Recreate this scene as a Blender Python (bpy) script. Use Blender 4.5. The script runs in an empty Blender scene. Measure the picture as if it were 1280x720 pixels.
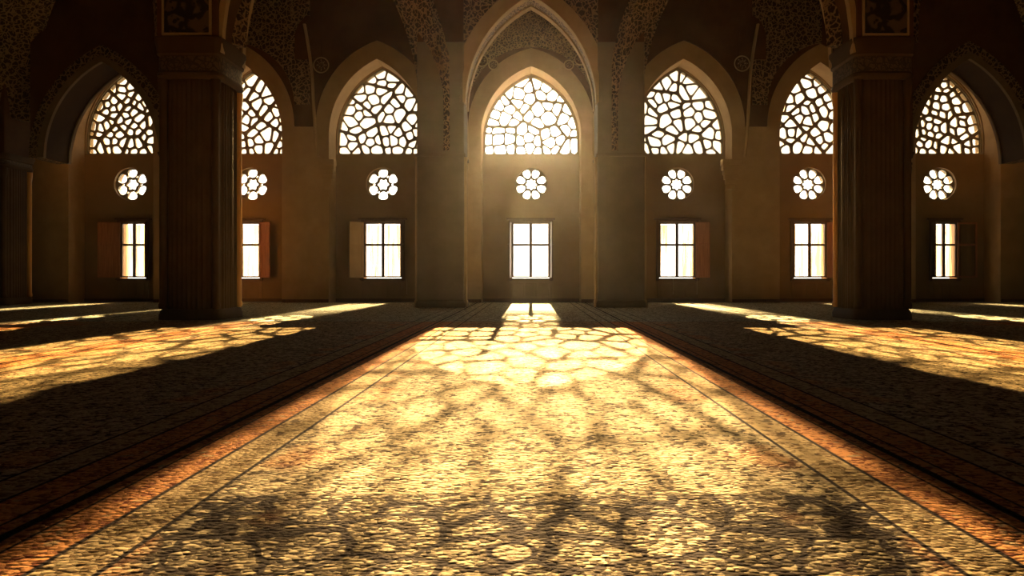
import bpy, bmesh, math, random
from mathutils import Vector, Matrix
from mathutils.geometry import tessellate_polygon
PI = math.pi
sc = bpy.context.scene
C = sc.collection
U = 0.0232                      # metres per unit on the far wall
F = 853.0
D = F * U                       # distance from the camera to the far wall
EYE = 32 * U

def X(px, z): return (px - 664) * z * U
def H(py, z): return ((345 - py) * z + 32) * U

# ------------------------------------------------------------------ materials
def new_mat(name):
    m = bpy.data.materials.new(name); m.use_nodes = True
    nt = m.node_tree
    b = nt.nodes['Principled BSDF']
    return m, nt, b
def N(nt, typ, **kw):
    n = nt.nodes.new(typ)
    for k, v in kw.items():
        if k.startswith('i_'):
            n.inputs[k[2:].replace('_', ' ')].default_value = v
        else:
            setattr(n, k, v)
    return n
def L(nt, a, b): nt.links.new(a, b)
def math_(nt, op, a, b=None, c=None, clamp=False):
    n = nt.nodes.new('ShaderNodeMath'); n.operation = op; n.use_clamp = clamp
    for i, v in enumerate((a, b, c)):
        if v is None: continue
        if isinstance(v, (int, float)): n.inputs[i].default_value = v
        else: nt.links.new(v, n.inputs[i])
    return n.outputs[0]
def ramp(nt, fac, stops, interp='LINEAR'):
    r = nt.nodes.new('ShaderNodeValToRGB'); r.color_ramp.interpolation = interp
    e = r.color_ramp.elements
    while len(e) < len(stops): e.new(0.5)
    for el, (p, c) in zip(e, stops):
        el.position = p
        el.color = (c, c, c, 1) if isinstance(c, (int, float)) else (*c, 1)
    nt.links.new(fac, r.inputs[0])
    return r.outputs[0]
def mixc(nt, fac, a, b, mode='MIX'):
    n = nt.nodes.new('ShaderNodeMix'); n.data_type = 'RGBA'; n.blend_type = mode
    if isinstance(fac, (int, float)): n.inputs[0].default_value = fac
    else: nt.links.new(fac, n.inputs[0])
    for i, v in ((6, a), (7, b)):
        if isinstance(v, tuple): n.inputs[i].default_value = (*v, 1)
        else: nt.links.new(v, n.inputs[i])
    return n.outputs[2]
def bump(nt, b, height, strength, dist):
    n = nt.nodes.new('ShaderNodeBump'); n.inputs['Strength'].default_value = strength
    n.inputs['Distance'].default_value = dist
    nt.links.new(height, n.inputs['Height']); nt.links.new(n.outputs[0], b.inputs['Normal'])

def plaster(name, c1, c2, scale=1.3, bstr=0.25, rough=0.8):
    m, nt, b = new_mat(name)
    tc = N(nt, 'ShaderNodeTexCoord')
    n1 = N(nt, 'ShaderNodeTexNoise', i_Scale=scale, i_Detail=8.0, i_Roughness=0.6)
    L(nt, tc.outputs['Object'], n1.inputs['Vector'])
    L(nt, ramp(nt, n1.outputs['Fac'], [(0.3, c1), (0.7, c2)]), b.inputs['Base Color'])
    n2 = N(nt, 'ShaderNodeTexNoise', i_Scale=scale * 14, i_Detail=5.0)
    L(nt, tc.outputs['Object'], n2.inputs['Vector'])
    bump(nt, b, n2.outputs['Fac'], bstr, 0.01)
    b.inputs['Roughness'].default_value = rough
    b.inputs['Specular IOR Level'].default_value = 0.5 if rough < .5 else 0.12
    return m

def ornament(name, dark, light, scale, line=0.10, bg=None):
    """dense leafy mosaic: curling light tendrils and specks on a dark ground"""
    m, nt, b = new_mat(name)
    tc = N(nt, 'ShaderNodeTexCoord')
    nz = N(nt, 'ShaderNodeTexNoise', i_Scale=scale * 0.6, i_Detail=2.0)
    L(nt, tc.outputs['Object'], nz.inputs['Vector'])
    add = N(nt, 'ShaderNodeVectorMath', operation='MULTIPLY_ADD')
    L(nt, nz.outputs['Color'], add.inputs[0]); add.inputs[1].default_value = (1.6 / scale,) * 3
    L(nt, tc.outputs['Object'], add.inputs[2])
    v = N(nt, 'ShaderNodeTexVoronoi', feature='DISTANCE_TO_EDGE', i_Scale=scale)
    L(nt, add.outputs[0], v.inputs['Vector'])
    v2 = N(nt, 'ShaderNodeTexVoronoi', feature='F1', i_Scale=scale * 2.3)
    L(nt, add.outputs[0], v2.inputs['Vector'])
    f1 = ramp(nt, v.outputs['Distance'], [(line * .5, 1.0), (line, 0.0)])
    f2 = ramp(nt, v2.outputs['Distance'], [(0.24, 1.0), (0.34, 0.0)])
    f = math_(nt, 'MAXIMUM', f1, f2)
    big = N(nt, 'ShaderNodeTexNoise', i_Scale=0.9, i_Detail=3.0)
    L(nt, tc.outputs['Object'], big.inputs['Vector'])
    d2 = mixc(nt, ramp(nt, big.outputs['Fac'], [(0.42, 0.0), (0.6, 1.0)]), dark, bg or tuple(0.6 * q for q in dark))
    L(nt, mixc(nt, f, d2, light), b.inputs['Base Color'])
    bump(nt, b, f, 0.5, 0.012)
    b.inputs['Roughness'].default_value = 0.65
    return m

def wood(name, c1, c2):
    m, nt, b = new_mat(name)
    tc = N(nt, 'ShaderNodeTexCoord')
    mp = N(nt, 'ShaderNodeMapping'); mp.inputs['Scale'].default_value = (22, 22, 1.6)
    L(nt, tc.outputs['Object'], mp.inputs[0])
    n = N(nt, 'ShaderNodeTexNoise', i_Scale=1.5, i_Detail=6.0)
    L(nt, mp.outputs[0], n.inputs['Vector'])
    L(nt, ramp(nt, n.outputs['Fac'], [(0.3, c1), (0.7, c2)]), b.inputs['Base Color'])
    bump(nt, b, n.outputs['Fac'], 0.2, 0.004)
    b.inputs['Roughness'].default_value = 0.5
    return m

def carpet_mat(name, half, split, tint, roundel=None, borders=True):
    m, nt, b = new_mat(name)
    tc = N(nt, 'ShaderNodeTexCoord')
    sep = N(nt, 'ShaderNodeSeparateXYZ'); L(nt, tc.outputs['Object'], sep.inputs[0])
    ax = math_(nt, 'ABSOLUTE', sep.outputs[0])
    comb = N(nt, 'ShaderNodeCombineXYZ'); L(nt, ax, comb.inputs[0]); L(nt, sep.outputs[1], comb.inputs[1])
    warp = N(nt, 'ShaderNodeTexNoise', i_Scale=5.0, i_Detail=2.0); L(nt, comb.outputs[0], warp.inputs['Vector'])
    wv = N(nt, 'ShaderNodeVectorMath', operation='MULTIPLY_ADD')
    L(nt, warp.outputs['Color'], wv.inputs[0]); wv.inputs[1].default_value = (0.16, 0.16, 0); L(nt, comb.outputs[0], wv.inputs[2])
    # curling stems
    v1 = N(nt, 'ShaderNodeTexVoronoi', feature='DISTANCE_TO_EDGE', i_Scale=4.6); L(nt, wv.outputs[0], v1.inputs['Vector'])
    stems = ramp(nt, v1.outputs['Distance'], [(0.045, 1.0), (0.075, 0.0)])
    v2 = N(nt, 'ShaderNodeTexVoronoi', feature='F1', i_Scale=4.6); L(nt, wv.outputs[0], v2.inputs['Vector'])
    ring = ramp(nt, v2.outputs['Distance'], [(0.21, 0.0), (0.24, 1.0), (0.29, 1.0), (0.32, 0.0)])
    v3 = N(nt, 'ShaderNodeTexVoronoi', feature='F1', i_Scale=13.0); L(nt, wv.outputs[0], v3.inputs['Vector'])
    buds = ramp(nt, v3.outputs['Distance'], [(0.22, 1.0), (0.30, 0.0)])
    orn = math_(nt, 'MAXIMUM', stems, math_(nt, 'MULTIPLY', ring, 0.75))
    orn = math_(nt, 'MAXIMUM', orn, math_(nt, 'MULTIPLY', buds, 0.55))
    near = ramp(nt, math_(nt, 'SUBTRACT', sep.outputs[1], split), [(0.0, 1.0), (0.02, 0.35)], 'LINEAR')
    orn = math_(nt, 'MULTIPLY', orn, near)
    # woven speckle
    tuft = N(nt, 'ShaderNodeTexVoronoi', feature='F1', i_Scale=58.0, i_Randomness=1.0)
    mp = N(nt, 'ShaderNodeMapping'); mp.inputs['Scale'].default_value = (0.8, 1.0, 1.0)
    L(nt, tc.outputs['Object'], mp.inputs[0]); L(nt, mp.outputs[0], tuft.inputs['Vector'])
    sn = N(nt, 'ShaderNodeTexNoise', i_Scale=17.0, i_Detail=4.0, i_Roughness=0.7); L(nt, mp.outputs[0], sn.inputs['Vector'])
    tcol = N(nt, 'ShaderNodeSeparateColor'); L(nt, tuft.outputs['Color'], tcol.inputs[0])
    mixn = math_(nt, 'ADD', math_(nt, 'MULTIPLY', tcol.outputs[0], 0.42), sn.outputs['Fac'])
    speck = ramp(nt, mixn, [(0.54, 0.0), (0.72, 1.0)])
    g = tint
    field = mixc(nt, speck, (0.07 * g[0], 0.045 * g[1], 0.022 * g[2]), (0.66 * g[0], 0.54 * g[1], 0.36 * g[2]))
    dk = (0.030, 0.017, 0.011)
    # end section at the viewer, darkened to paint in the fading light
    endm = ramp(nt, math_(nt, 'SUBTRACT', sep.outputs[1], split), [(0.0, 0.9), (0.02, 0.0)])
    field = mixc(nt, math_(nt, 'MULTIPLY', endm, math_(nt, 'SUBTRACT', 1.0, ramp(nt, mixn, [(0.66, 0.0), (0.84, 1.0)]))), field, (0.06, 0.038, 0.02))
    field = mixc(nt, math_(nt, 'MULTIPLY', endm, 0.18), field, (0.16, 0.11, 0.05))
    seam = ramp(nt, math_(nt, 'ABSOLUTE', math_(nt, 'SUBTRACT', sep.outputs[1], split + .02)), [(0.008, 1.0), (0.014, 0.0)])
    field = mixc(nt, math_(nt, 'MULTIPLY', seam, 0.5), field, (0.06, 0.038, 0.02))
    field = mixc(nt, math_(nt, 'MULTIPLY', orn, 0.93), field, dk)
    # small woven roundel
    if roundel:
        q = N(nt, 'ShaderNodeVectorMath', operation='DISTANCE'); L(nt, tc.outputs['Object'], q.inputs[0]); q.inputs[1].default_value = (roundel[0], roundel[1], .012)
        field = mixc(nt, ramp(nt, q.outputs['Value'], [(0.068, 1.0), (0.073, 0.0)]), field, dk)
        field = mixc(nt, ramp(nt, q.outputs['Value'], [(0.050, 1.0), (0.054, 0.0)]), field, (0.42, 0.31, 0.18))
    # borders
    r = math_(nt, 'DIVIDE', ax, half)
    red = mixc(nt, speck, (0.24, 0.07, 0.025), (0.76, 0.33, 0.11))
    tan = mixc(nt, speck, (0.22, 0.13, 0.05), (0.62, 0.44, 0.22))
    isred = ramp(nt, r, [(0.0, 0.0), (0.838, 0.0), (0.842, 1.0), (0.991, 1.0), (0.994, 0.0)])
    istan = ramp(nt, r, [(0.0, 0.0), (0.724, 0.0), (0.728, 1.0), (0.838, 1.0), (0.842, 0.0)])
    line = ramp(nt, r, [(0.716, 0.0), (0.718, 1.0), (0.728, 1.0), (0.730, 0.0), (0.834, 0.0), (0.836, 1.0),
                        (0.846, 1.0), (0.848, 0.0), (0.945, 0.0), (0.947, 1.0), (0.955, 1.0), (0.957, 0.0), (0.990, 0.0), (0.992, 1.0)])
    motif = ramp(nt, v3.outputs['Distance'], [(0.16, 1.0), (0.24, 0.0)])
    red = mixc(nt, math_(nt, 'MULTIPLY', motif, 0.6), red, (0.55, 0.42, 0.22))
    tan = mixc(nt, math_(nt, 'MULTIPLY', motif, 0.8), tan, (0.09, 0.05, 0.03))
    if not borders: isred = istan = math_(nt, 'MULTIPLY', isred, 0.0)
    col = mixc(nt, istan, field, tan)
    col = mixc(nt, isred, col, red)
    # patches of red dye in the field close to the border
    dye = N(nt, 'ShaderNodeTexNoise', i_Scale=2.4, i_Detail=1.0); L(nt, comb.outputs[0], dye.inputs['Vector'])
    dm = math_(nt, 'MULTIPLY', ramp(nt, dye.outputs['Fac'], [(0.50, 0.0), (0.62, 0.5)]), ramp(nt, r, [(0.5, 0.0), (0.6, 1.0), (0.715, 1.0), (0.72, 0.0)]))
    if borders: col = mixc(nt, dm, col, red)
    col = mixc(nt, line, col, dk)
    L(nt, col, b.inputs['Base Color'])
    h = math_(nt, 'ADD', math_(nt, 'MULTIPLY', math_(nt, 'SUBTRACT', 1.0, tuft.outputs['Distance']), 0.8), math_(nt, 'MULTIPLY', speck, 0.35))
    bump(nt, b, h, 0.9, 0.010)
    b.inputs['Roughness'].default_value = 0.95
    b.inputs['Specular IOR Level'].default_value = 0.03
    b.inputs['Sheen Weight'].default_value = 0.0
    b.inputs['Sheen Roughness'].default_value = 0.4
    return m

M = {}
M['plaster'] = plaster('wall_plaster', (0.26, 0.17, 0.085), (0.33, 0.22, 0.118))
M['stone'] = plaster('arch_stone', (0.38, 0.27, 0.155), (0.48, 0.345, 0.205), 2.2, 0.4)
M['pier'] = plaster('pier_stone', (0.19, 0.155, 0.11), (0.245, 0.20, 0.145), 2.0, 0.35)
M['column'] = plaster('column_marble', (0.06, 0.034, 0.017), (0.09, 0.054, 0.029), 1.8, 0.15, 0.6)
M['lattice'] = plaster('lattice_stucco', (0.22, 0.18, 0.11), (0.30, 0.25, 0.16), 5.0, 0.2)
M['mosaic'] = ornament('mosaic', (0.045, 0.020, 0.011), (0.30, 0.19, 0.10), 8.5, 0.12)
M['mosaic_fine'] = ornament('mosaic_fine', (0.055, 0.022, 0.012), (0.40, 0.27, 0.15), 13.0, 0.12)
M['brown'] = plaster('dark_brown_plaster', (0.075, 0.035, 0.018), (0.14, 0.07, 0.036), 1.2, 0.3)
M['panel'] = ornament('leaf_panel', (0.13, 0.085, 0.05), (0.015, 0.01, 0.006), 3.6, 0.16, (0.11, 0.07, 0.04))
M['carved'] = ornament('carved_band', (0.12, 0.075, 0.04), (0.05, 0.03, 0.018), 11.0, 0.14, (0.11, 0.07, 0.04))
M['wood'] = wood('frame_wood', (0.09, 0.045, 0.02), (0.17, 0.09, 0.045))
M['redwood'] = wood('shutter_wood', (0.30, 0.11, 0.05), (0.46, 0.19, 0.09))
M['dado'] = plaster('dado_panel', (0.24, 0.16, 0.09), (0.31, 0.21, 0.12), 2.0, 0.2)
M['floor'] = plaster('floor_stone', (0.06, 0.055, 0.045), (0.11, 0.10, 0.08), 3.0, 0.1, 0.5)
M['ceiling'] = plaster('ceiling_paint', (0.05, 0.025, 0.015), (0.09, 0.05, 0.03), 1.0, 0.3)
M['dark'] = plaster('dark_plaster', (0.05, 0.035, 0.022), (0.08, 0.055, 0.036), 1.0, 0.3)
M['gilt'] = plaster('gilt_marble', (0.70, 0.38, 0.13), (0.85, 0.48, 0.18), 1.5, 0.05, 0.22)  # gold rim light put into the colour of the rear colonnettes
M['stone_dark'] = plaster('dim_stone', (0.20, 0.14, 0.09), (0.28, 0.20, 0.13), 2.0, 0.3)  # arch stone with the shade of the side bays put into its colour
M['cord'] = plaster('cord', (0.4, 0.3, 0.2), (0.5, 0.4, 0.25), 9.0, 0.1)
def glass_mat():
    m, nt, b = new_mat('clear_glass')
    out = nt.nodes['Material Output']
    t = N(nt, 'ShaderNodeBsdfTransparent'); g = N(nt, 'ShaderNodeBsdfGlossy'); g.inputs['Roughness'].default_value = 0.02
    fr = N(nt, 'ShaderNodeFresnel'); fr.inputs[0].default_value = 1.45
    mx = N(nt, 'ShaderNodeMixShader'); L(nt, fr.outputs[0], mx.inputs[0]); L(nt, t.outputs[0], mx.inputs[1]); L(nt, g.outputs[0], mx.inputs[2])
    L(nt, mx.outputs[0], out.inputs[0]); return m
M['glass'] = glass_mat()
def sheer():
    m, nt, b = new_mat('sheer_cloth')
    out = nt.nodes['Material Output']
    t = N(nt, 'ShaderNodeBsdfTransparent'); d = N(nt, 'ShaderNodeBsdfTranslucent'); d.inputs[0].default_value = (0.17, 0.13, 0.07, 1)
    tc = N(nt, 'ShaderNodeTexCoord'); mp = N(nt, 'ShaderNodeMapping'); mp.inputs['Scale'].default_value = (13, 13, .6); L(nt, tc.outputs['Object'], mp.inputs[0])
    nz = N(nt, 'ShaderNodeTexNoise', i_Scale=1.0, i_Detail=3.0); L(nt, mp.outputs[0], nz.inputs['Vector'])
    mx = N(nt, 'ShaderNodeMixShader'); L(nt, ramp(nt, nz.outputs['Fac'], [(0.38, 0.25), (0.56, 0.92)]), mx.inputs[0])
    L(nt, t.outputs[0], mx.inputs[1]); L(nt, d.outputs[0], mx.inputs[2]); L(nt, mx.outputs[0], out.inputs[0]); return m
M['sheer'] = sheer()
def dimming():  # tinted panes added to dim the light of the side bays
    m, nt, b = new_mat('dusty_glass')
    out = nt.nodes['Material Output']
    t = N(nt, 'ShaderNodeBsdfTransparent'); t.inputs[0].default_value = (.70, .66, .58, 1)
    g = N(nt, 'ShaderNodeBsdfGlossy'); g.inputs['Roughness'].default_value = 0.15
    mx = N(nt, 'ShaderNodeMixShader'); mx.inputs[0].default_value = .04
    L(nt, t.outputs[0], mx.inputs[1]); L(nt, g.outputs[0], mx.inputs[2]); L(nt, mx.outputs[0], out.inputs[0]); return m
M['dusty'] = dimming()

# ------------------------------------------------------------------ mesh helpers
def link(name, bm, mat, parent=None, smooth=False, loc=None):
    bmesh.ops.recalc_face_normals(bm, faces=bm.faces[:])
    me = bpy.data.meshes.new(name); bm.to_mesh(me); bm.free()
    if smooth:
        for p in me.polygons: p.use_smooth = True
    if smooth: me.set_sharp_from_angle(angle=math.radians(40))
    me.materials.append(mat)
    o = bpy.data.objects.new(name, me); C.objects.link(o)
    if loc: o.location = loc
    if parent: o.parent = parent
    return o
def tag(o, label, cat, group=None, kind=None):
    o['label'] = label; o['category'] = cat
    if group: o['group'] = group
    if kind: o['kind'] = kind
    return o
def thing(name, label, cat, loc=(0, 0, 0), group=None, kind=None, rz=0):
    o = bpy.data.objects.new(name, None); C.objects.link(o); o.location = loc; o.rotation_euler.z = rz
    o.empty_display_size = 0.2
    return tag(o, label, cat, group, kind)
def box(bm, x0, x1, y0, y1, z0, z1, bev=0):
    g = bmesh.ops.create_cube(bm, size=1.0)
    vs = g['verts']
    for v in vs:
        v.co = Vector((x0 + (v.co.x + .5) * (x1 - x0), y0 + (v.co.y + .5) * (y1 - y0), z0 + (v.co.z + .5) * (z1 - z0)))
    if bev:
        es = list({e for v in vs for e in v.link_edges})
        bmesh.ops.bevel(bm, geom=es, offset=bev, segments=2, affect='EDGES', profile=0.6)
def B(*a, bev=0):
    bm = bmesh.new(); box(bm, *a, bev=bev); return bm
def prism(bm, pts, y0, y1):
    """closed outline in x,z extruded between y0 and y1"""
    a = [bm.verts.new((p[0], y0, p[1])) for p in pts]
    b = [bm.verts.new((p[0], y1, p[1])) for p in pts]
    n = len(pts)
    for i in range(n):
        j = (i + 1) % n
        bm.faces.new((a[i], a[j], b[j], b[i]))
    for tri in tessellate_polygon([[Vector((p[0], p[1], 0)) for p in pts]]):
        bm.faces.new([a[k] for k in tri]); bm.faces.new([b[k] for k in tri])
def plate(name, outer, holes, y0, y1, mat, parent=None, loc=None):
    """slab in the x,z plane with holes, between y0 and y1"""
    polys = [outer] + holes
    vec = [[Vector((p[0], p[1], 0)) for p in q] for q in polys]
    flat = [p for q in polys for p in q]
    tris = tessellate_polygon(vec)
    bm = bmesh.new()
    a = [bm.verts.new((p[0], y0, p[1])) for p in flat]
    b = [bm.verts.new((p[0], y1, p[1])) for p in flat]
    for t in tris:
        try: bm.faces.new([a[k] for k in t]); bm.faces.new([b[k] for k in t])
        except ValueError: pass
    s = 0
    for q in polys:
        n = len(q)
        for i in range(n):
            j = (i + 1) % n
            bm.faces.new((a[s + i], a[s + j], b[s + j], b[s + i]))
        s += n
    return link(name, bm, mat, parent, loc=loc)
def arch_pts(cx, w, z0, spring, apex, n=18):
    """pointed opening: starts bottom right, goes up over the point, ends bottom left"""
    r = apex - spring
    c = (r * r - w * w) / (2 * w); R = c + w
    a1 = math.atan2(r, c)
    right = [(cx - c + R * math.cos(a1 * i / n), spring + R * math.sin(a1 * i / n)) for i in range(n + 1)]
    left = [(2 * cx - x, z) for x, z in reversed(right[:-1])]
    pts = right + left
    if z0 < spring - 1e-4: pts = [(cx + w, z0)] + pts + [(cx - w, z0)]
    return pts
def circle_pts(cx, cz, r, n=40): return [(cx + r * math.cos(2 * PI * i / n), cz + r * math.sin(2 * PI * i / n)) for i in range(n)]

# ---- voronoi lattice
def clip(poly, px, py, nx, ny):
    """keep the side where (p - P).n <= 0"""
    out = []
    m = len(poly)
    for i in range(m):
        a, b = poly[i], poly[(i + 1) % m]
        da = (a[0] - px) * nx + (a[1] - py) * ny; db = (b[0] - px) * nx + (b[1] - py) * ny
        if da <= 0: out.append(a)
        if (da < 0 < db) or (db < 0 < da):
            t = da / (da - db); out.append((a[0] + (b[0] - a[0]) * t, a[1] + (b[1] - a[1]) * t))
    return out
def inset_convex(poly, t):
    cx = sum(p[0] for p in poly) / len(poly); cz = sum(p[1] for p in poly) / len(poly)
    q = poly
    m = len(poly)
    for i in range(m):
        a, b = poly[i], poly[(i + 1) % m]
        dx, dz = b[0] - a[0], b[1] - a[1]; l = math.hypot(dx, dz)
        if l < 1e-5: continue
        nx, nz = dz / l, -dx / l
        if (cx - a[0]) * nx + (cz - a[1]) * nz > 0: nx, nz = -nx, -nz
        q = clip(q, a[0] - nx * t, a[1] - nz * t, nx, nz)
        if len(q) < 3: return []
    return q
def ray_poly(cx, cz, ang, poly):
    dx, dz = math.cos(ang), math.sin(ang); best = None
    m = len(poly)
    for i in range(m):
        a, b = poly[i], poly[(i + 1) % m]
        ex, ez = b[0] - a[0], b[1] - a[1]
        den = dx * ez - dz * ex
        if abs(den) < 1e-12: continue
        t = ((a[0] - cx) * ez - (a[1] - cz) * ex) / den
        s = ((a[0] - cx) * dz - (a[1] - cz) * dx) / den
        if t > 0 and -1e-6 <= s <= 1 + 1e-6: best = t if best is None else max(best, t)
    return best or 0
def chaikin(poly, it=2, k=0.25):
    for _ in range(it):
        o = []
        for i in range(len(poly)):
            a, b = poly[i], poly[(i + 1) % len(poly)]
            o += [(a[0] * (1 - k) + b[0] * k, a[1] * (1 - k) + b[1] * k), (a[0] * k + b[0] * (1 - k), a[1] * k + b[1] * (1 - k))]
        poly = o
    return poly
def lattice_bm(outline, seeds, t, y0, y1, bm=None):
    bm = bm or bmesh.new()
    for i, s in enumerate(seeds):
        cell = outline
        for j, q in enumerate(seeds):
            if i == j: continue
            dx, dz = q[0] - s[0], q[1] - s[1]
            cell = clip(cell, (s[0] + q[0]) / 2, (s[1] + q[1]) / 2, dx, dz)
            if len(cell) < 3: break
        if len(cell) < 3: continue
        hole = inset_convex(cell, t / 2)
        area = abs(sum(hole[k][0] * hole[(k + 1) % len(hole)][1] - hole[(k + 1) % len(hole)][0] * hole[k][1] for k in range(len(hole)))) / 2 if hole else 0
        if area < 0.0006:
            prism(bm, cell, y0, y1); continue
        hole = chaikin(hole, 2, 0.17)
        cx = sum(p[0] for p in hole) / len(hole); cz = sum(p[1] for p in hole) / len(hole)
        angs = sorted([math.atan2(p[1] - cz, p[0] - cx) for p in cell] + [2 * PI * k / 16 - PI for k in range(16)])
        aa = []
        for a in angs:
            if not aa or a - aa[-1] > 0.02: aa.append(a)
        O = []; I = []
        for a in aa:
            ro = ray_poly(cx, cz, a, cell); ri = min(ray_poly(cx, cz, a, hole), ro * 0.97)
            O.append((cx + ro * math.cos(a), cz + ro * math.sin(a))); I.append((cx + ri * math.cos(a), cz + ri * math.sin(a)))
        n = len(aa)
        vs = [[bm.verts.new((p[0], y, p[1])) for p in P] for P, y in ((O, y0), (I, y0), (O, y1), (I, y1))]
        for k in range(n):
            l = (k + 1) % n
            bm.faces.new((vs[0][k], vs[0][l], vs[1][l], vs[1][k]))
            bm.faces.new((vs[2][k], vs[3][k], vs[3][l], vs[2][l]))
            bm.faces.new((vs[1][k], vs[1][l], vs[3][l], vs[3][k]))
            bm.faces.new((vs[0][k], vs[2][k], vs[2][l], vs[0][l]))
    return bm
def cells_of(outline, seeds):
    out = []
    for i, s in enumerate(seeds):
        cell = outline
        for j, q in enumerate(seeds):
            if i == j: continue
            cell = clip(cell, (s[0] + q[0]) / 2, (s[1] + q[1]) / 2, q[0] - s[0], q[1] - s[1])
            if len(cell) < 3: break
        if len(cell) >= 3: out.append(cell)
    return out
def two_tier(outline, rmaj, tmaj, r0, r1, tmin, rnd, y0, y1):
    """strong bars around large cells, finer bars inside them"""
    bm = bmesh.new()
    for cell in cells_of(outline, poisson(outline, rmaj * .85, rmaj * 1.15, rnd, .12)):
        inner = inset_convex(cell, tmaj / 2)
        if len(inner) < 3: continue
        cx = sum(p[0] for p in inner) / len(inner); cz = sum(p[1] for p in inner) / len(inner)
        aa = []
        for a in sorted([math.atan2(p[1] - cz, p[0] - cx) for p in cell + inner]):
            if not aa or a - aa[-1] > 1e-3: aa.append(a)
        n = len(aa)
        rings = []
        for P in (cell, inner):
            rr = [ray_poly(cx, cz, a, P) for a in aa]
            for y in (y0, y1): rings.append([bm.verts.new((cx + q * math.cos(a), y, cz + q * math.sin(a))) for q, a in zip(rr, aa)])
        o0, o1, i0, i1 = rings
        for k in range(n):
            l = (k + 1) % n
            for f in ((o0[k], o0[l], i0[l], i0[k]), (o1[k], i1[k], i1[l], o1[l]), (i0[k], i0[l], i1[l], i1[k]), (o0[k], o1[k], o1[l], o0[l])): bm.faces.new(f)
        sd = poisson(inner, r0, r1, rnd, .045)
        if not sd: sd = [(cx, cz, 1)]
        lattice_bm(inner, sd, tmin, y0 + .02, y1 - .02, bm)
    return bm
def poisson(outline, r0, r1, rnd, margin):
    xs = [p[0] for p in outline]; zs = [p[1] for p in outline]
    inner = inset_convex(outline, margin)
    def inside(x, z):
        c = False; n = len(inner)
        for i in range(n):
            a, b = inner[i], inner[(i + 1) % n]
            if (a[1] > z) != (b[1] > z) and x < (b[0] - a[0]) * (z - a[1]) / (b[1] - a[1]) + a[0]: c = not c
        return c
    pts = []
    if len(inner) < 3: return []
    for k in range(4000):
        x = rnd.uniform(min(xs), max(xs)); z = rnd.uniform(min(zs), max(zs))
        r = r0 + (r1 - r0) * rnd.random()
        if not inside(x, z): continue
        if all((x - q[0]) ** 2 + (z - q[1]) ** 2 > ((r + q[2]) / 2) ** 2 for q in pts): pts.append((x, z, r))
    return pts

# ------------------------------------------------------------------ far wall
YF = 0.965 * D                   # face of the arched skin
YW = D                           # face of the window wall
YB = D + 0.35                    # outer face
CEIL = 9.4
XL, XR = -19.0, 19.0
YFRONT = -7.0
HAZE = 0.0003
BAYS = [  # lancet centre, half width, apex (units), rose centre, pane rect in pixels (x0, x1)
    (-507, 50, 288, -501, (151, 183)),
    (-350, 48, 289, -350, (277, 325)),
    (-186, 57, 293, -186, (455, 502)),
    (0, 59, 284, 0, (640, 687)),
    (184, 57, 293, 183, (824, 869)),
    (349, 48, 289, 348, (992, 1033)),
    (515, 50, 288, 511, (1165, 1196)),
]
ORD = ['first', 'second', 'third', 'central', 'fifth', 'sixth', 'seventh']
WHERE = ['far left bay behind the narrow gilt-edged column', 'bay just right of the broad left column', 'bay left of the left square pier',
         'middle bay between the two square piers', 'bay right of the right square pier', 'bay just left of the broad right column', 'far right bay beyond the broad right column']
SHORT = ['far left bay', 'bay beside the broad left column', 'bay left of the left square pier', 'middle bay',
         'bay right of the right square pier', 'bay beside the broad right column', 'far right bay']
Z_LB = (345 - 193 + 32) * U      # lancet sill
holes = []; niches = []; bands = []
for (c, w, ap, rc, (a, b)) in BAYS:
    spring = Z_LB + 0.42
    holes.append(arch_pts(c * U, w * U, Z_LB, spring, ap * U))
    holes.append(circle_pts(rc * U, (345 - 230 + 32) * U, 20.5 * U))
    x0, x1 = (a - 664) * U, (b - 664) * U
    holes.append([(x1, 29 * U), (x1, 100 * U), (x0, 100 * U), (x0, 29 * U)])
    bands.append(arch_pts(c * U, (w + 13) * U, 212 * U, 213 * U, (ap + 22) * U))
o = plate('wall_back', [(XL, 0), (XR, 0), (XR, CEIL), (XL, CEIL)], holes, YW, YB, M['plaster'])
tag(o, 'pale plaster far wall pierced by lattice, round and square windows', 'wall', kind='structure')
# skin in front: one outline that runs down between the niches
outl = [(XL, 0)]
for (c, w, ap, rc, _) in BAYS:
    spring = Z_LB + 0.42
    outl += list(reversed(arch_pts(c * U, (w + 1.2) * U, 0, spring, (ap + 1) * U)))
outl += [(XR, 0), (XR, CEIL), (XL, CEIL)]
o = plate('trim_1', outl, [], YF, YW, M['stone'])
tag(o, 'thick stone arcade skin with seven pointed niches along the far wall', 'wall arcade', kind='structure')
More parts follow.
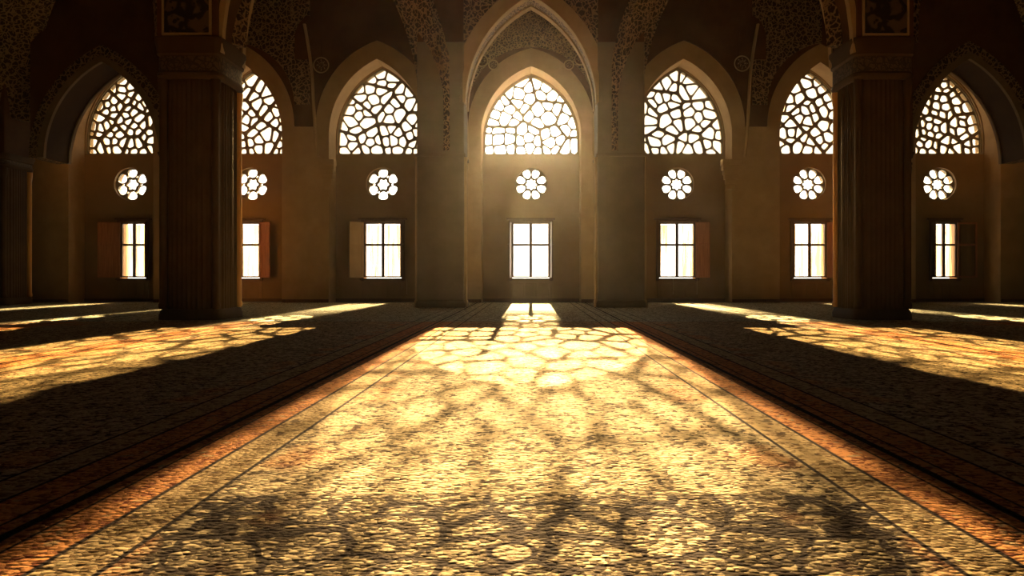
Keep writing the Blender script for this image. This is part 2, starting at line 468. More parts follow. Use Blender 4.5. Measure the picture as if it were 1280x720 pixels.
# mosaic spandrels over the bands
MOS0 = 212 * U
outl = [(XL, MOS0)]
for (c, w, ap, rc, _) in BAYS:
    outl += list(reversed(arch_pts(c * U, (w + 17) * U if abs(c) > 10 else 76 * U, MOS0, MOS0 + .001, (ap + 23) * U)))
outl += [(XR, MOS0), (XR, CEIL), (XL, CEIL)]
o = plate('trim_2', outl, [], YF - 0.05, YF, M['brown'])
tag(o, 'dark brown facing of the wall above the seven window arches', 'wall facing', kind='structure')
mp_ = [(-96 * U, 232 * U)] + list(reversed(arch_pts(0, 76 * U, 232 * U, 232.1 * U, 307 * U))) + [(96 * U, 232 * U), (96 * U, CEIL), (-96 * U, CEIL)]
o = plate('trim_3', mp_, [], YF - 0.08, YF - 0.05, M['mosaic_fine'])
tag(o, 'speckled leafy mosaic filling the wall above the middle window arch', 'mosaic facing', kind='structure')
for nm, c_, w_, ap_, xe, lab in (('trim_4', -350, 48, 289, -266, 'leafy mosaic panel beside the arch of the second window from the left'), ('trim_5', 349, 48, 289, 266, 'leafy mosaic panel beside the arch of the sixth window from the left')):
    ar = arch_pts(c_ * U, (w_ + 17.2) * U, 238 * U, 238.1 * U, (ap_ + 23) * U)
    sd = 1 if xe > c_ else -1
    fl = [p for p in ar if (p[0] - c_ * U) * sd >= -1e-4]
    fl.sort(key=lambda p: p[1])
    ol = fl + [(c_ * U, CEIL), (xe * U, CEIL), (xe * U, 238 * U)]
    o = plate(nm, ol, [], YF - 0.08, YF - 0.05, M['mosaic'])
    tag(o, lab, 'mosaic facing', kind='structure')
# slender curved mouldings beside the mosaics
for sd, lab in ((-1, 'slender pale moulding on the wall left of the third lattice window'), (1, 'slender pale moulding on the wall right of the fifth lattice window')):
    bm = bmesh.new(); rg = []
    for q in range(13):
        f = q / 12; zz = (H(196, .96) * (1 - f) + H(30, .96) * f); xx = sd * (256 + 9 * f ** .6 + 26 * max(0, f - .55) ** 1.6) * U
        rg.append([(xx + .045 * math.cos(2 * PI * w_ / 10), YF - .09 + .05 * math.sin(2 * PI * w_ / 10), zz) for w_ in range(10)])
    R_ = [[bm.verts.new(p) for p in ring] for ring in rg]
    for a_, b_ in zip(R_, R_[1:]):
        for w_ in range(10): bm.faces.new((a_[w_], a_[(w_ + 1) % 10], b_[(w_ + 1) % 10], b_[w_]))
    bm.faces.new(R_[0]); bm.faces.new(R_[-1])
    tag(link('wall_moulding', bm, M['stone'], None, True), lab, 'moulding', 'slender wall mouldings')
# brown cartouche fields between the arches with dark round medallions
for cx, nm, lab in ((-268, 'cartouche_panel', 'plain brown pointed panel high between the arches left of the left pier'),
                    (266, 'cartouche_panel', 'plain brown pointed panel high between the arches right of the right pier')):
    bm = bmesh.new(); pts = arch_pts(cx * U, 16 * U, 292 * U, 318 * U, 345 * U, 8)
    prism(bm, [(x, z) for x, z in pts], YF - 0.09, YF - 0.051)
    tag(link(nm, bm, M['brown']), lab, 'wall panel', 'brown wall panels')
for px, py, r, lab in ((402, 82, 9, 'dark round carved medallion left of the third lattice window'), (927, 80, 9, 'dark round carved medallion right of the fifth lattice window'),
                    (617, 82, 5.5, 'small dark medallion over the left shoulder of the middle arch'), (603, 77, 6.5, 'small pale-rimmed medallion far up the left shoulder of the middle arch'),
                    (711, 82, 5.5, 'small dark medallion over the right shoulder of the middle arch'), (725, 75, 6.5, 'small pale-rimmed medallion far up the right shoulder of the middle arch')):
    z = 0.962; cx, cz = X(px, z), H(py, z); yo = YF - (.08 if abs(px - 664) < 90 else .05)
    t = thing('wall_medallion', lab, 'medallion', (cx, yo, cz), 'round wall medallions')
    bm = bmesh.new(); prism(bm, circle_pts(0, 0, r * U, 28), -0.05, 0.0); link('disc', bm, M['brown'], t)
    bm = bmesh.new()
    R = r * U; tr = 0.018; nn = 28
    rg = [[bm.verts.new(((R + tr * math.cos(2 * PI * q / 8)) * math.cos(2 * PI * k / nn), -0.05 + tr * math.sin(2 * PI * q / 8), (R + tr * math.cos(2 * PI * q / 8)) * math.sin(2 * PI * k / nn))) for q in range(8)] for k in range(nn)]
    for k in range(nn):
        for q in range(8): bm.faces.new((rg[k][q], rg[(k + 1) % nn][q], rg[(k + 1) % nn][(q + 1) % 8], rg[k][(q + 1) % 8]))
    link('rim', bm, M['stone'], t, True)
    bm = bmesh.new()
    for k in range(8):
        a = 2 * PI * k / 8
        pp = [(0.1 * R * math.cos(a), .1 * R * math.sin(a)), (.5 * R * math.cos(a - .25), .5 * R * math.sin(a - .25)), (.82 * R * math.cos(a), .82 * R * math.sin(a)), (.5 * R * math.cos(a + .25), .5 * R * math.sin(a + .25))]
        prism(bm, pp, -0.065, -0.045)
    link('rosette', bm, M['mosaic_fine'], t)

# windows
rnd = random.Random(7)
wi = 1
YT = YW + 0.10
for bi, (c, w, ap, rc, (a, b)) in enumerate(BAYS):
    # lancet
    spring = Z_LB + 0.42
    n = f'window_{wi}'; wi += 1
    loc = (c * U, YT, Z_LB)
    t = thing(n, f'tall pointed window of pale stucco lattice in the {WHERE[bi]}', 'window', loc, 'pointed lattice windows', 'structure')
    out = [(x - c * U, z - Z_LB) for x, z in arch_pts(c * U, w * U, Z_LB, spring, ap * U, 12)]
    fine = {0: .76, 6: .76, 1: .88, 5: .88}.get(bi, .94)
    if bi in (0, 6): bm = two_tier(out, .62, .030, .17, .27, .062, rnd, 0, .09)
    else: bm = two_tier(out, .66, .030 if bi != 3 else .026, .23 * fine, .36 * fine, .036 if bi == 3 else (.046 if bi in (2, 4) else .054), rnd, 0, .09)
    link('lattice', bm, M['lattice'], t)
    gb = bmesh.new(); prism(gb, [(p[0] * .995, (p[1] - .9) * .995 + .9) for p in out], .105, .113); link('glass', gb, M['glass' if bi == 3 else 'dusty'], t)
    # slim inner frame following the outline
    inn = inset_convex(out, 0.035)
    bm = bmesh.new()
    cx0 = 0; cz0 = 1.0
    vs = [[bm.verts.new((p[0], y, p[1])) for p in P] for P, y in ((out, -.03), ([(p[0] * .982, (p[1] - .9) * .975 + .9) for p in out], -.03), (out, 0.0), ([(p[0] * .982, (p[1] - .9) * .975 + .9) for p in out], 0.0))]
    nn = len(out)
    for k in range(nn):
        l = (k + 1) % nn
        bm.faces.new((vs[0][k], vs[0][l], vs[1][l], vs[1][k])); bm.faces.new((vs[2][k], vs[3][k], vs[3][l], vs[2][l]))
        bm.faces.new((vs[1][k], vs[1][l], vs[3][l], vs[3][k])); bm.faces.new((vs[0][k], vs[2][k], vs[2][l], vs[0][l]))
    link('window_frame', bm, M['lattice'], t)
for bi, (c, w, ap, rc, (a, b)) in enumerate(BAYS):
    n = f'window_{wi}'; wi += 1
    R = 20.5 * U
    t = thing(n, f'small round flower-shaped window of stucco tracery in the {WHERE[bi]}', 'window', (rc * U, YT, (345 - 230 + 32) * U), 'round flower windows', 'structure')
    out = circle_pts(0, 0, R, 48)
    k = [6, 6, 6, 8, 8, 8, 8][bi]; ph = [PI / 2, PI / 2, PI / 2, PI / 8, PI / 8, PI / 8, PI / 8][bi]
    def lobe(ang, d, ra, rb, m=22, heart=0.0):
        pts = []
        for q in range(m):
            u_ = 2 * PI * q / m; rr = 1 - heart * max(0, math.cos(u_)) ** 6
            lx, lz = d + ra * rr * math.cos(u_), rb * math.sin(u_) * (1 + .16 * math.cos(u_))
            pts.append((R * (lx * math.cos(ang) - lz * math.sin(ang)), R * (lx * math.sin(ang) + lz * math.cos(ang))))
        return pts
    hs = [[(R * (.31 + .05 * math.cos(k * (u_ - ph) + PI)) * math.cos(u_), R * (.31 + .05 * math.cos(k * (u_ - ph) + PI)) * math.sin(u_)) for u_ in [2 * PI * q / 40 for q in range(40)]]]
    for q in range(k):
        a_ = ph + 2 * PI * q / k
        hs.append(lobe(a_, .685, .285 if k == 8 else .265, .225 if k == 8 else .285, heart=.12))
        b_ = a_ + PI / k
        if k == 6: hs.append(lobe(b_, .55, .075, .07, 10))
    plate('tracery', out, hs, 0, .09, M['lattice'], t)
# square windows
ZB, ZT, ZM = 30 * U, 99 * U, 71 * U
for bi, (c, w, ap, rc, (a, b)) in enumerate(BAYS):
    n = f'window_{wi}'; wi += 1
    x0, x1 = (a - 664) * U, (b - 664) * U; cx = (x0 + x1) / 2; hw = (x1 - x0) / 2
    desc = ['narrow wooden casement window with carved red shutters', 'wooden casement window with one red-brown shutter', 'four-pane casement window with a pale carved shutter on its left',
            'bare four-pane casement window without shutters', 'four-pane casement window with a dark shutter on its right', 'four-pane casement window with a lit shutter edge at its right',
            'narrow casement window with one glazed sash swung open'][bi]
    t = thing(n, f'{desc} in the {SHORT[bi]}', 'window', (cx, YW, ZB), 'square casement windows', 'structure')
    h = ZT - ZB; bm = bmesh.new(); e = 0.045
    for q in ((-hw, -hw + e, 0, .09, 0, h), (hw - e, hw, 0, .09, 0, h), (-hw + e, hw - e, 0, .09, -.0, e), (-hw + e, hw - e, 0, .09, h - e, h)): box(bm, *q, bev=.005)
    link('window_frame', bm, M['wood'], t)
    bm = bmesh.new()
    box(bm, -.040, .040, .02, .08, e, h - e); box(bm, -hw + e, -.040, .025, .075, ZM - ZB - .03, ZM - ZB + .03); box(bm, .040, hw - e, .025, .075, ZM - ZB - .03, ZM - ZB + .03)
    link('glazing_bar', bm, M['wood'], t)
    for (xa, xb) in ((-hw + e, -.040), (.040, hw - e)):
        for (za, zb) in ((e, ZM - ZB - .03), (ZM - ZB + .03, h - e)): link('pane', B(xa, xb, .048, .052, za, zb), M['glass'], t)
    bm = bmesh.new()
    for q in ((-hw - .09, -hw, -.035, 0, -.10, h + .07), (hw, hw + .09, -.035, 0, -.10, h + .07), (-hw, hw, -.035, 0, h, h + .07), (-hw - .16, hw + .16, -.055, 0, h + .07, h + .12)): box(bm, *q, bev=.006)
    link('casing', bm, M['wood'], t)
    link('window_sill', B(-hw - .10, hw + .10, -.11, 0, -.07, -.02, bev=.01), M['wood'], t)
    def shutter(side, ang, wd, mat, glazed=False, carved=False):
        """a leaf hinged at the casing, side -1 left / 1 right, ang from shut towards the room"""
        piv = bpy.data.objects.new('shutter' if not glazed else 'open_sash', None)
        bm = bmesh.new()
        s = side; y0, y1 = -.035, 0.0
        def bx_(xa, xb, za, zb, ya=y0, yb=y1):
            xs = sorted((-s * xa, -s * xb)); box(bm, xs[0], xs[1], ya, yb, za, zb, bev=.004)
        st = .05
        bx_(0, st, 0, h); bx_(wd - st, wd, 0, h); bx_(st, wd - st, 0, st); bx_(st, wd - st, h - st, h); bx_(st, wd - st, ZM - ZB - .03, ZM - ZB + .03)
        o_ = link('open_sash' if glazed else 'shutter', bm, mat, t)
        o_.location = (s * (hw + .0), -.04, 0); o_.rotation_euler.z = s * ang
        pan = bmesh.new()
        for za, zb in ((st, ZM - ZB - .03), (ZM - ZB + .03, h - st)):
            xs = sorted((-s * st, -s * (wd - st))); box(pan, xs[0], xs[1], -.022, -.012, za, zb)
            if carved:
                m_ = 5
                for k in range(m_):
                    zc = za + (zb - za) * (k + .5) / m_; xc = sum(xs) / 2; rr = min((xs[1] - xs[0]) * .38, (zb - za) / m_ * .42)
                    prism(pan, [(xc + rr, zc), (xc, zc + rr), (xc - rr, zc), (xc, zc - rr)], -.034, -.021)
        link('glass' if glazed else 'shutter_panel', pan, M['glass'] if glazed else mat, o_)
        if not glazed:
            kn = bmesh.new(); bmesh.ops.create_uvsphere(kn, u_segments=10, v_segments=6, radius=.018, matrix=Matrix.Translation((-s * (wd - .025), -.045, ZM - ZB)))
            link('knob', kn, M['cord'], o_, True)
    R_ = math.radians
    if bi == 0: shutter(-1, R_(158), .56, M['redwood'], carved=True); shutter(1, R_(115), .40, M['redwood'])
    if bi == 1: shutter(1, R_(150), .42, M['redwood'], carved=False); shutter(-1, R_(150), .5, M['redwood'])
    if bi == 2: shutter(-1, R_(128), .50, M['stone'], carved=True); shutter(1, R_(100), .42, M['wood'])
    if bi == 3: shutter(-1, R_(97), .40, M['wood']); shutter(1, R_(97), .40, M['wood'])
    if bi == 4: shutter(1, R_(150), .42, M['redwood'])
    if bi == 5: shutter(1, R_(140), .40, M['redwood'])
    if bi == 6: shutter(1, R_(176), .55, M['redwood'], glazed=True); shutter(-1, R_(110), .45, M['wood'])
    # panel under the sill and its cords
    bm = bmesh.new(); box(bm, -hw - .07, hw + .07, -.025, 0, -ZB + .07, -.10); 
    for k in range(3):
        xa = -hw + (2 * hw) * k / 3 + .03; xb = -hw + (2 * hw) * (k + 1) / 3 - .03; box(bm, xa, xb, -.04, -.024, -ZB + .14, -.17, bev=.006)
    link('under_panel', bm, M['dado'], t)
    # curtains
    if bi != 3:
        spans = {0: [(-.9, .9)], 1: [(-.9, .95)], 2: [(-.92, -.2), (.15, .95)], 4: [(-.92, -.45), (.35, .95)], 5: [(-.92, -.2), (.1, .95)], 6: [(-.9, .9)]}[bi]
        for si, (sa, sb) in enumerate(spans):
            bm = bmesh.new(); nx = 44; nz = 6
            g = []
            for i in range(nx + 1):
                xx = (sa + (sb - sa) * i / nx) * hw
                col = []
                for j in range(nz + 1):
                    zz = h * (.03 + .93 * j / nz)
                    col.append(bm.verts.new((cx + xx + .008 * math.sin(j * 1.7 + i * .3), YW + .20 + .022 * math.sin(i * 1.15 + bi) + .006 * math.sin(i * 3.1 + j), ZB + zz)))
                g.append(col)
            for i in range(nx):
                for j in range(nz): bm.faces.new((g[i][j], g[i + 1][j], g[i + 1][j + 1], g[i][j + 1]))
            o = link('sheer_curtain', bm, M['sheer'], None, True)
            side = '' if len(spans) == 1 else (' at left' if si == 0 else ' at right')
            tag(o, f'thin curtain{side}, casement in {SHORT[bi]}', 'curtain', 'sheer curtains')
# cords hanging from sills
for px, lab in ((508, 'thin pull cord hanging beside the casement in the bay left of the left square pier'), (842, 'thin pull cord hanging below the casement in the bay right of the right square pier'),
                (872, 'thin pull cord hanging below the shutter in the bay right of the right square pier')):
    bm = bmesh.new(); bmesh.ops.create_cone(bm, cap_ends=True, segments=8, radius1=.008, radius2=.008, depth=.42, matrix=Matrix.Translation((X(px, .99), YW - .135, .45)))
    bmesh.ops.create_uvsphere(bm, u_segments=8, v_segments=6, radius=.022, matrix=Matrix.Translation((X(px, .99), YW - .135, .24)))
    tag(link('pull_cord', bm, M['cord'], None, True), lab, 'cord', 'window pull cords')
# baseboard inside niches
bm = bmesh.new()
prev = XL
for (c, w, ap, rc, _) in BAYS:
    box(bm, (c - w - 1) * U, (c + w + 1) * U, YW - .03, YW, 0, .09, bev=.004)
    box(bm, prev, (c - w - 1.2) * U, YF - .03, YF, 0, .09, bev=.004); prev = (c + w + 1.2) * U
box(bm, prev, XR, YF - .03, YF, 0, .09, bev=.004)
tag(link('baseboard_back', bm, M['wood']), 'low dark baseboard along the foot of the far wall', 'baseboard', kind='structure')
# corbels at the springing of the niches
def corbel(px0, px1, lab):
    z = .95; x0, x1 = X(px0, z), X(px1, z)
    t = thing('wall_corbel', lab, 'corbel', ((x0 + x1) / 2, YF, H(236, .96)), 'stone corbels on the far wall')
    hw = (x1 - x0) / 2; hh = H(200, .96) - H(236, .96)
    bm = bmesh.new()
    for k in range(5):
        f = (k + 1) / 5
        box(bm, -hw * (.35 + .65 * f), hw * (.35 + .65 * f), -.06 - .16 * f, 0, hh * .8 * k / 5, hh * .8 * (k + 1) / 5, bev=.008)
    link('corbel_body', bm, M['stone'], t)
    link('abacus', B(-hw * 1.1, hw * 1.1, -.25, 0, hh * .8, hh, bev=.015), M['stone'], t)
corbel(398, 416, 'stepped stone corbel left of the third lattice window'); corbel(905, 928, 'stepped stone corbel right of the fifth lattice window')

# ------------------------------------------------------------------ rest of the room
tag(link('floor', B(XL, XR, YFRONT, YB, -.2, 0), M['floor']), 'dark stone floor showing between and beyond the carpets', 'floor', kind='structure')
tag(link('ceiling', B(XL, XR, YFRONT, YB, CEIL, CEIL + .25), M['ceiling']), 'dark painted ceiling above the arches', 'ceiling', kind='structure')
tag(link('wall_left', B(XL - .3, XL, YFRONT, YB, 0, CEIL), M['dark']), 'dark plaster wall closing the hall on the left', 'wall', kind='structure')
tag(link('wall_right', B(XR, XR + .3, YFRONT, YB, 0, CEIL), M['dark']), 'dark plaster wall closing the hall on the right', 'wall', kind='structure')
tag(link('wall_front', B(XL, XR, YFRONT - .3, YFRONT, 0, CEIL), M['dark']), 'dark plaster wall behind the camera', 'wall', kind='structure')

# ------------------------------------------------------------------ carpets
YS = 0.553 * D
YE = 18.75
HALF = 63.5 * U
def carpet(cx, half, y0, y1, mat, lab):
    bm = bmesh.new(); yc = (y0 + y1) / 2
    box(bm, -half, half, y0 - yc, y1 - yc, 0, .012, bev=.004)
    o = link('carpet', bm, mat, loc=(cx, yc, 0))
    t = tag(o, lab, 'carpet', 'patterned carpets laid side by side')
ycn = (YFRONT + .3 + YS) / 2
cm = carpet_mat('carpet_centre', HALF, 2.27 - ycn, (1.0, .93, .78), (-.051, 1.815 - ycn))
cs = carpet_mat('carpet_side', HALF, 2.27 - ycn, (1.0, .95, .82))
cf = carpet_mat('carpet_far', HALF, -60, (1.0, 1.16, 1.18), borders=False)  # cool tint puts sky light near the far wall into the colour
pos = ['middle', 'first', 'second', 'third', 'fourth']
for k in range(-4, 5):
    cx = k * (2 * HALF + .008)
    side = '' if k == 0 else (' to the left of' if k < 0 else ' to the right of')
    if k == 0: n1, n2 = 'large gold and brown arabesque carpet with orange borders under the brightest light', 'far middle carpet carrying the small four-pane patch of light before the wall'
    else:
        n1 = f'long near carpet, {pos[abs(k)]}{side} the brightly lit middle one'
        n2 = f'far grey-green carpet by the wall, {pos[abs(k)]}{side} the middle one'
    carpet(cx, HALF, YFRONT + .3, YS - .02, cm if k == 0 else cs, n1)
    carpet(cx, HALF, YS + .02, YE, cf, n2)
# round motif woven near the viewer
# ------------------------------------------------------------------ columns and piers
def loft(bm, rings, close=True):
    R = [[bm.verts.new(p) for p in r] for r in rings]
    n = len(R[0])
    for a, b in zip(R, R[1:]):
        for i in range(n): bm.faces.new((a[i], a[(i + 1) % n], b[(i + 1) % n], b[i]))
    bm.faces.new(list(reversed(R[0]))); bm.faces.new(R[-1])
def rsq(h, z, e=5.0, n=96, flute=0.0, nf=28):
    """rounded square ring with shallow reeds"""
    out = []
    for i in range(n):
        a = 2 * PI * i / n
        c, s = math.cos(a), math.sin(a)
        r = h / (abs(c) ** e + abs(s) ** e) ** (1 / e)
        r *= 1 - flute * abs(math.sin(nf / 2 * a))
        out.append((r * c, r * s, z))
    return out
def column(x, y, h, ztop, zcap, lab, detail=True, mat='column'):
    t = thing('column', lab, 'column', (x, y, 0), 'stone columns')
    bm = bmesh.new()
    loft(bm, [rsq(h * 1.02, .0125, 8), rsq(h * 1.02, .10, 8), rsq(h * 1.0, .12, 8), rsq(h * .985, .17, 7), rsq(h * .96, .19, 6)])
    link('base', bm, M[mat], t, True)
    bm = bmesh.new()
    loft(bm, [rsq(h * .965, .19, 3.4, 256, .03, 40), rsq(h * .965, ztop, 3.4, 256, .03, 40)])
    link('shaft', bm, M[mat], t, True)
    for sx in (-1, 1):
        for sy in (-1, 1):
            bm = bmesh.new()
            prof = [(.075, .19), (.10, .22), (.10, .27), (.08, .30), (.08, ztop - .25), (.10, ztop - .18), (.11, ztop)]
            loft(bm, [[(r * h / .7 * math.cos(2 * PI * i / 20), r * h / .7 * math.sin(2 * PI * i / 20), z) for i in range(20)] for r, z in prof])
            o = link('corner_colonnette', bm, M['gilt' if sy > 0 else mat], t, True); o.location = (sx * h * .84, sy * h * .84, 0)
    bm = bmesh.new(); hc = zcap - ztop
    loft(bm, [rsq(h * .97, ztop, 8), rsq(h * 1.05, ztop + .05, 8), rsq(h * 1.05, ztop + .10, 8), rsq(h * 1.0, ztop + .12, 8), rsq(h * 1.0, ztop + hc * .55, 8),
              rsq(h * 1.06, ztop + hc * .6, 8), rsq(h * 1.06, ztop + hc * .68, 8), rsq(h * 1.09, ztop + hc * .85, 8), rsq(h * 1.10, ztop + hc * .9, 10), rsq(h * 1.10, zcap, 10)])
    cap = link('capital', bm, M['column'], t, True)
    bm = bmesh.new(); loft(bm, [rsq(h * 1.012, ztop + .13, 8), rsq(h * 1.012, ztop + hc * .54, 8)])
    link('carved_frieze', bm, M['carved'], cap)
    # impost that carries the arches
    bm = bmesh.new(); box(bm, -h * .98, h * .98, -h * .98, h * .98, zcap, CEIL - .02, bev=.02); imp = link('impost', bm, M['brown'], t)
    if detail:
        for s_ in (-1, 1):
            bm = bmesh.new(); box(bm, -h * .72, h * .72, min(s_ * h * .98, s_ * (h * .98 + .02)), max(s_ * h * .98, s_ * (h * .98 + .02)), zcap + .06, zcap + 1.25)
            link('leaf_panel', bm, M['panel'], imp)
            bm = bmesh.new()
            ya, yb = sorted((s_ * h * .98, s_ * (h * .98 + .04)))
            for q in ((-h * .78, -h * .72), (h * .72, h * .78)): box(bm, q[0], q[1], ya, yb, zcap + .02, zcap + 1.3)
            box(bm, -h * .72, h * .72, ya, yb, zcap + .02, zcap + .06); box(bm, -h * .72, h * .72, ya, yb, zcap + 1.25, zcap + 1.3)
            link('panel_frame', bm, M['stone'], imp)
    return t
ZC = .571
yc = ZC * D
CLx, CRx = -5.70, 5.88
yc0 = yc + .52
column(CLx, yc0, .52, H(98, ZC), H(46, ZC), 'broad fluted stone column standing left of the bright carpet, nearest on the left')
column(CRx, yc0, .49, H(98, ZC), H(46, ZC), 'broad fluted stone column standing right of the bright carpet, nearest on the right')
ZL = .86
CLLx, CRRx = -13.72, 13.9
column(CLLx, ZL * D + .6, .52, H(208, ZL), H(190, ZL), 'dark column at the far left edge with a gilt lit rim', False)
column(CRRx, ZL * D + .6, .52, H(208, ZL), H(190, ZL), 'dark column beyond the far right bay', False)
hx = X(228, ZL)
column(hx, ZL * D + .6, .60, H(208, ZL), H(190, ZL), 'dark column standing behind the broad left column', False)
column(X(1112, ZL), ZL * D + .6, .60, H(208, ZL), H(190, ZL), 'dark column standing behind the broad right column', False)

ZP = .8
def pier(px0, px1, lab):
    x0, x1 = X(px0, ZP), X(px1, ZP); cx = (x0 + x1) / 2; hw = (x1 - x0) / 2; y = ZP * D
    t = thing('square_pier', lab, 'pier', (cx, y + .45, 0), 'square stone piers')
    ztop = H(52, ZP); dp = .45
    bm = bmesh.new(); box(bm, -hw, hw, -dp, dp, .16, ztop, bev=.03); link('shaft', bm, M['pier'], t)
    bm = bmesh.new(); box(bm, -hw - .03, hw + .03, -dp - .03, dp + .03, .0125, .12, bev=.015); box(bm, -hw - .012, hw + .012, -dp - .012, dp + .012, .12, .16, bev=.01); link('base', bm, M['pier'], t)
    bm = bmesh.new(); zs = H(192, ZP); box(bm, -hw - .035, hw + .035, -dp - .035, dp + .035, zs - .07, zs, bev=.012); link('capital_band', bm, M['pier'], t)
    bm = bmesh.new(); box(bm, -hw * .97, hw * .97, -dp * .97, dp * .97, ztop, CEIL - .02); link('impost', bm, M['brown'], t)
    for s in (-1, 1):
        bm = bmesh.new()
        loft(bm, [[(r * math.cos(2 * PI * i / 16), r * math.sin(2 * PI * i / 16), z) for i in range(16)] for r, z in ((.06, 0.0125), (.06, .16), (.04, .2), (.04, zs - .2), (.06, zs - .1), (.06, zs - .07))])
        o = link('corner_colonnette', bm, M['stone'], t, True); o.location = (s * (hw + .02), -dp + .12, 0)
pier(521, 580, 'grey square stone pier left of the middle bay')
pier(747, 806, 'grey square stone pier right of the middle bay')

# ------------------------------------------------------------------ arches
def sweep_arch(name, lab, group, P0, P1, spring, apex, width, thick, body, edge, soffit, n=40, fill=None, ew=.07, leg0=0, leg1=0):
    """pointed arch between two plan points; the band hangs over the line between them"""
    P0 = Vector((P0[0], P0[1], 0)); P1 = Vector((P1[0], P1[1], 0))
    mid = (P0 + P1) / 2; d = (P1 - P0); w = d.length / 2; d.normalize()
    ang = math.atan2(d.y, d.x)
    t = thing(name, lab, 'arch', (mid.x, mid.y, spring), group, rz=ang)
    pts = arch_pts(0, w, 0, 0, apex - spring, n // 2)
    def off(k):
        """outline offset outward by k"""
        r = apex - spring; c = (r * r - w * w) / (2 * w); out = []
        for (x, z) in pts:
            cx = -c if x > 1e-6 else (c if x < -1e-6 else 0)
            v = Vector((x - cx, z)) if x else Vector((0, 1)); 
            if abs(x) < 1e-6: kk = k * (c + w) / max(r, .1); out.append((0, z + kk)); continue
            v.normalize(); out.append((x + v.x * k, z + v.y * k))
        if leg1: out.insert(0, (out[0][0], -leg1))
        if leg0: out.append((out[-1][0], -leg0))
        return out
    def band(k0, k1, y0, y1):
        a, b = off(k0), off(k1); bm = bmesh.new()
        R = [[bm.verts.new((a[i][0], y0, a[i][1])), bm.verts.new((b[i][0], y0, b[i][1])), bm.verts.new((b[i][0], y1, b[i][1])), bm.verts.new((a[i][0], y1, a[i][1]))] for i in range(len(a))]
        for i in range(len(R) - 1):
            for q in range(4): bm.faces.new((R[i][q], R[i + 1][q], R[i + 1][(q + 1) % 4], R[i][(q + 1) % 4]))
        bm.faces.new(R[0]); bm.faces.new(list(reversed(R[-1]))); return bm
    link('arch_band', band(.03, thick, -width / 2, width / 2), M[body], t)
    link('soffit', band(0, .03, -width / 2 + ew, width / 2 - ew), M[soffit], t)
    for s in (-1, 1):
        y0, y1 = sorted((s * (width / 2 - ew), s * (width / 2 + .02)))
        link('edge_moulding', band(-.03, thick * .35, y0, y1), M[edge], t)
    if fill:
        zt = CEIL - .02 - spring
        o_ = off(thick)
        bm = bmesh.new()
        outline = list(reversed(o_)) + [(o_[0][0], zt), (o_[-1][0], zt)]
        prism(bm, outline, -width / 2 + .06, width / 2 - .06)
        link('spandrel', bm, M[fill], t)
    return t
yp = ZP * D + .45
sp = H(190, ZP); sp2 = H(128, ZP)
sweep_arch('pointed_arch', 'tall golden pointed arch spanning the two square piers before the middle window', 'pointed arches', (X(580, ZP) - .0, yp), (X(747, ZP) + .0, yp), sp2, H(-8, ZP), .86, .30, 'stone', 'stone', 'mosaic_fine', fill='mosaic', ew=.22)
# side bay arches at the far left and right
yl = ZL * D + .6
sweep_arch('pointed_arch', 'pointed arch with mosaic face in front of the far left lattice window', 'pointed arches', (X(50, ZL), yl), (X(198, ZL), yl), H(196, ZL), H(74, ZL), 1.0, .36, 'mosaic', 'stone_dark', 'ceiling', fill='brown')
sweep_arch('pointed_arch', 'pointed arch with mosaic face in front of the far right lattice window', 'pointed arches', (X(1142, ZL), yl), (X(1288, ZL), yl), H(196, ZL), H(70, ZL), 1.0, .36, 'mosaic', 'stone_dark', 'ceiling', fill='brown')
# great arch between the two broad columns and ribs of the vault
zc0 = H(64, ZC)
sweep_arch('pointed_arch', 'great dark arch with pale edges spanning between the two broad columns overhead', 'pointed arches', (CLx + .52, yc0), (CRx - .49, yc0), zc0, 9.1, .9, .2, 'brown', 'stone', 'brown', ew=.10)
pl, pr = (X(550, ZP), yp), (X(776, ZP), yp)
cl, cr = (CLx, yc0), (CRx, yc0)
def rib(a, b, s, ap, w, lab, trim=(.5, .5), leg0=0):
    A = Vector(a); Bv = Vector(b); d = (Bv - A).normalized()
    A = A + d * trim[0]; Bv = Bv - d * trim[1]
    sweep_arch('vault_rib', lab, 'mosaic vault ribs', A, Bv, s, ap, w, .22, 'mosaic', 'mosaic', 'mosaic', ew=.03, leg0=leg0)
rib(pl, cl, 4.75, 8.4, .9, 'wide dark mosaic rib rising from the left square pier towards the broad left column', (.3, .52), 1.1)
rib(pr, cr, 4.75, 8.4, .9, 'wide dark mosaic rib rising from the right square pier towards the broad right column', (.3, .52), 1.1)
rib(cl, (CLLx, yl), 4.75, 8.0, 1.0, 'dark mosaic rib rising leftwards from the broad left column', (.55, .6))
rib(cr, (CRRx, yl), 4.75, 8.0, 1.0, 'dark mosaic rib rising rightwards from the broad right column', (.55, .6))
# springers against the wall
for x_, s_ in ((X(550, ZP), 'left'), (X(776, ZP), 'right')):
    sweep_arch('tie_arch', f'short stone arch tying the {s_} square pier to the far wall', 'short tie arches', (x_, yp + .45), (x_, YF), sp, sp + 2.2, .7, .25, 'stone', 'stone', 'stone', n=20)

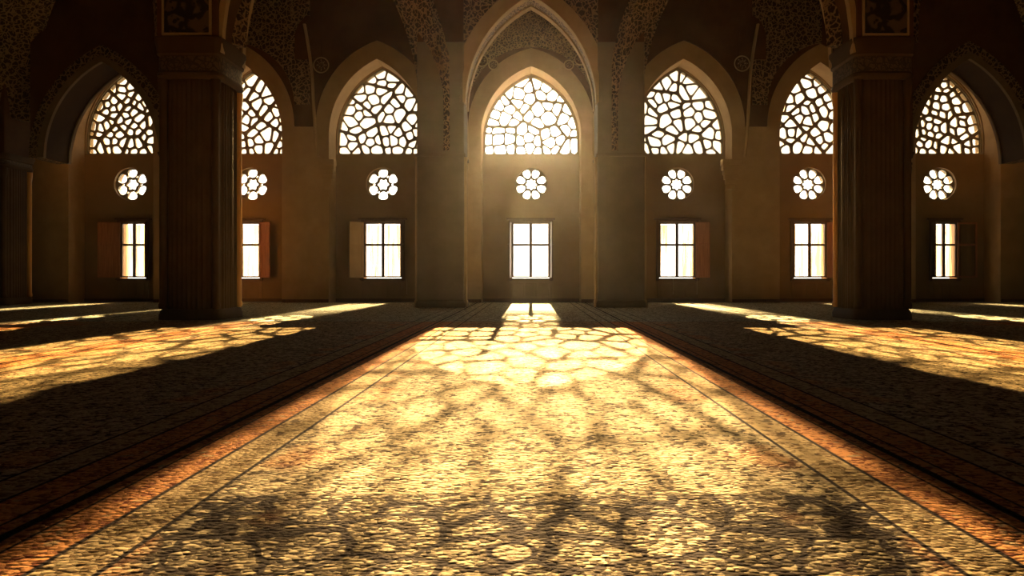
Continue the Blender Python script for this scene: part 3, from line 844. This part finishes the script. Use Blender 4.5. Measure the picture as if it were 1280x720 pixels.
# ------------------------------------------------------------------ light
w = bpy.data.worlds.new('sky'); sc.world = w; w.use_nodes = True
nt = w.node_tree; bg = nt.nodes['Background']
bg.inputs[0].default_value = (1.0, 0.93, 0.80, 1); bg.inputs[1].default_value = 5.0
def sun_or_extra(c, strength, angle, col=(1.0, .70, .33)):
    l = bpy.data.lights.new('sun', 'SUN'); l.energy = strength; l.angle = math.radians(angle); l.color = col
    o = bpy.data.objects.new('sun', l); C.objects.link(o)
    te = 1 / (F * c)
    o.rotation_euler = Vector((0, -1, -te)).to_track_quat('-Z', 'Y').to_euler()
    o.location = (0, 30, 12)
sun_or_extra(.0028, 54, .2)
sun_or_extra(.0034, 25, .3)  # extra lamp in line with the main one, added to lengthen the light
sun_or_extra(.0043, 13, .3)  # another added lamp, lower, to reach further along the carpet
# tall narrow area lamps added to stretch the light towards the viewer
def glare(t0, t1, e):
    d = 330; zc_ = d * (t0 + t1) / 2
    l = bpy.data.lights.new('sun_glare', 'AREA'); l.shape = 'RECTANGLE'; l.size = .6; l.size_y = d * (t1 - t0); l.energy = e * PI * d ** 2; l.color = (1.0, .70, .33)
    o = bpy.data.objects.new('sun_glare', l); C.objects.link(o); o.location = (0, d, zc_); o.rotation_euler = Vector((0, -d, -zc_)).to_track_quat('-Z', 'Y').to_euler()
glare(.30, .41, 20)
glare(.22, .30, 5)
def portal(x, z, sx, sz):
    l = bpy.data.lights.new('sky_portal', 'AREA'); l.shape = 'RECTANGLE'; l.size = sx; l.size_y = sz; l.cycles.is_portal = True
    o = bpy.data.objects.new('sky_portal', l); C.objects.link(o); o.location = (x, YB + .05, z); o.rotation_euler = (-PI / 2, 0, 0)
for (c, ww, ap, rc, (a, b)) in BAYS:
    portal(c * U, (Z_LB + ap * U) / 2, 2 * ww * U, ap * U - Z_LB)
    portal(((a + b) / 2 - 664) * U, (ZB + ZT) / 2, (b - a) * U, ZT - ZB)

if HAZE:
    m = bpy.data.materials.new('dusty_haze'); m.use_nodes = True; nt = m.node_tree; nt.nodes.clear()
    v = nt.nodes.new('ShaderNodeVolumeScatter'); v.inputs['Density'].default_value = HAZE; v.inputs['Anisotropy'].default_value = .88; v.inputs['Color'].default_value = (1, .95, .85, 1)  # scattering volume added for the bloom around the middle windows
    oo = nt.nodes.new('ShaderNodeOutputMaterial'); nt.links.new(v.outputs[0], oo.inputs['Volume'])
    hz = link('haze', B(XL - .15, XR + .15, YFRONT - .15, YW + .3, -.1, CEIL + .1), m)
    tag(hz, 'thin dusty haze filling the air of the hall', 'haze', kind='stuff')
# ------------------------------------------------------------------ camera
cam = bpy.data.cameras.new('camera'); co = bpy.data.objects.new('camera', cam); C.objects.link(co)
co.location = (0, 0, EYE); co.rotation_euler = (PI / 2, 0, 0)
cam.sensor_width = 36; cam.lens = F / 1280 * 36
cam.shift_x = -24 / 1280; cam.shift_y = -15 / 1280
cam.clip_end = 200
sc.camera = co
sc.view_settings.view_transform = 'Standard'; sc.view_settings.look = 'None'
sc.view_settings.exposure = -0.3; sc.view_settings.gamma = 1; sc.view_settings.use_curve_mapping = False
sc.cycles.use_denoising = True
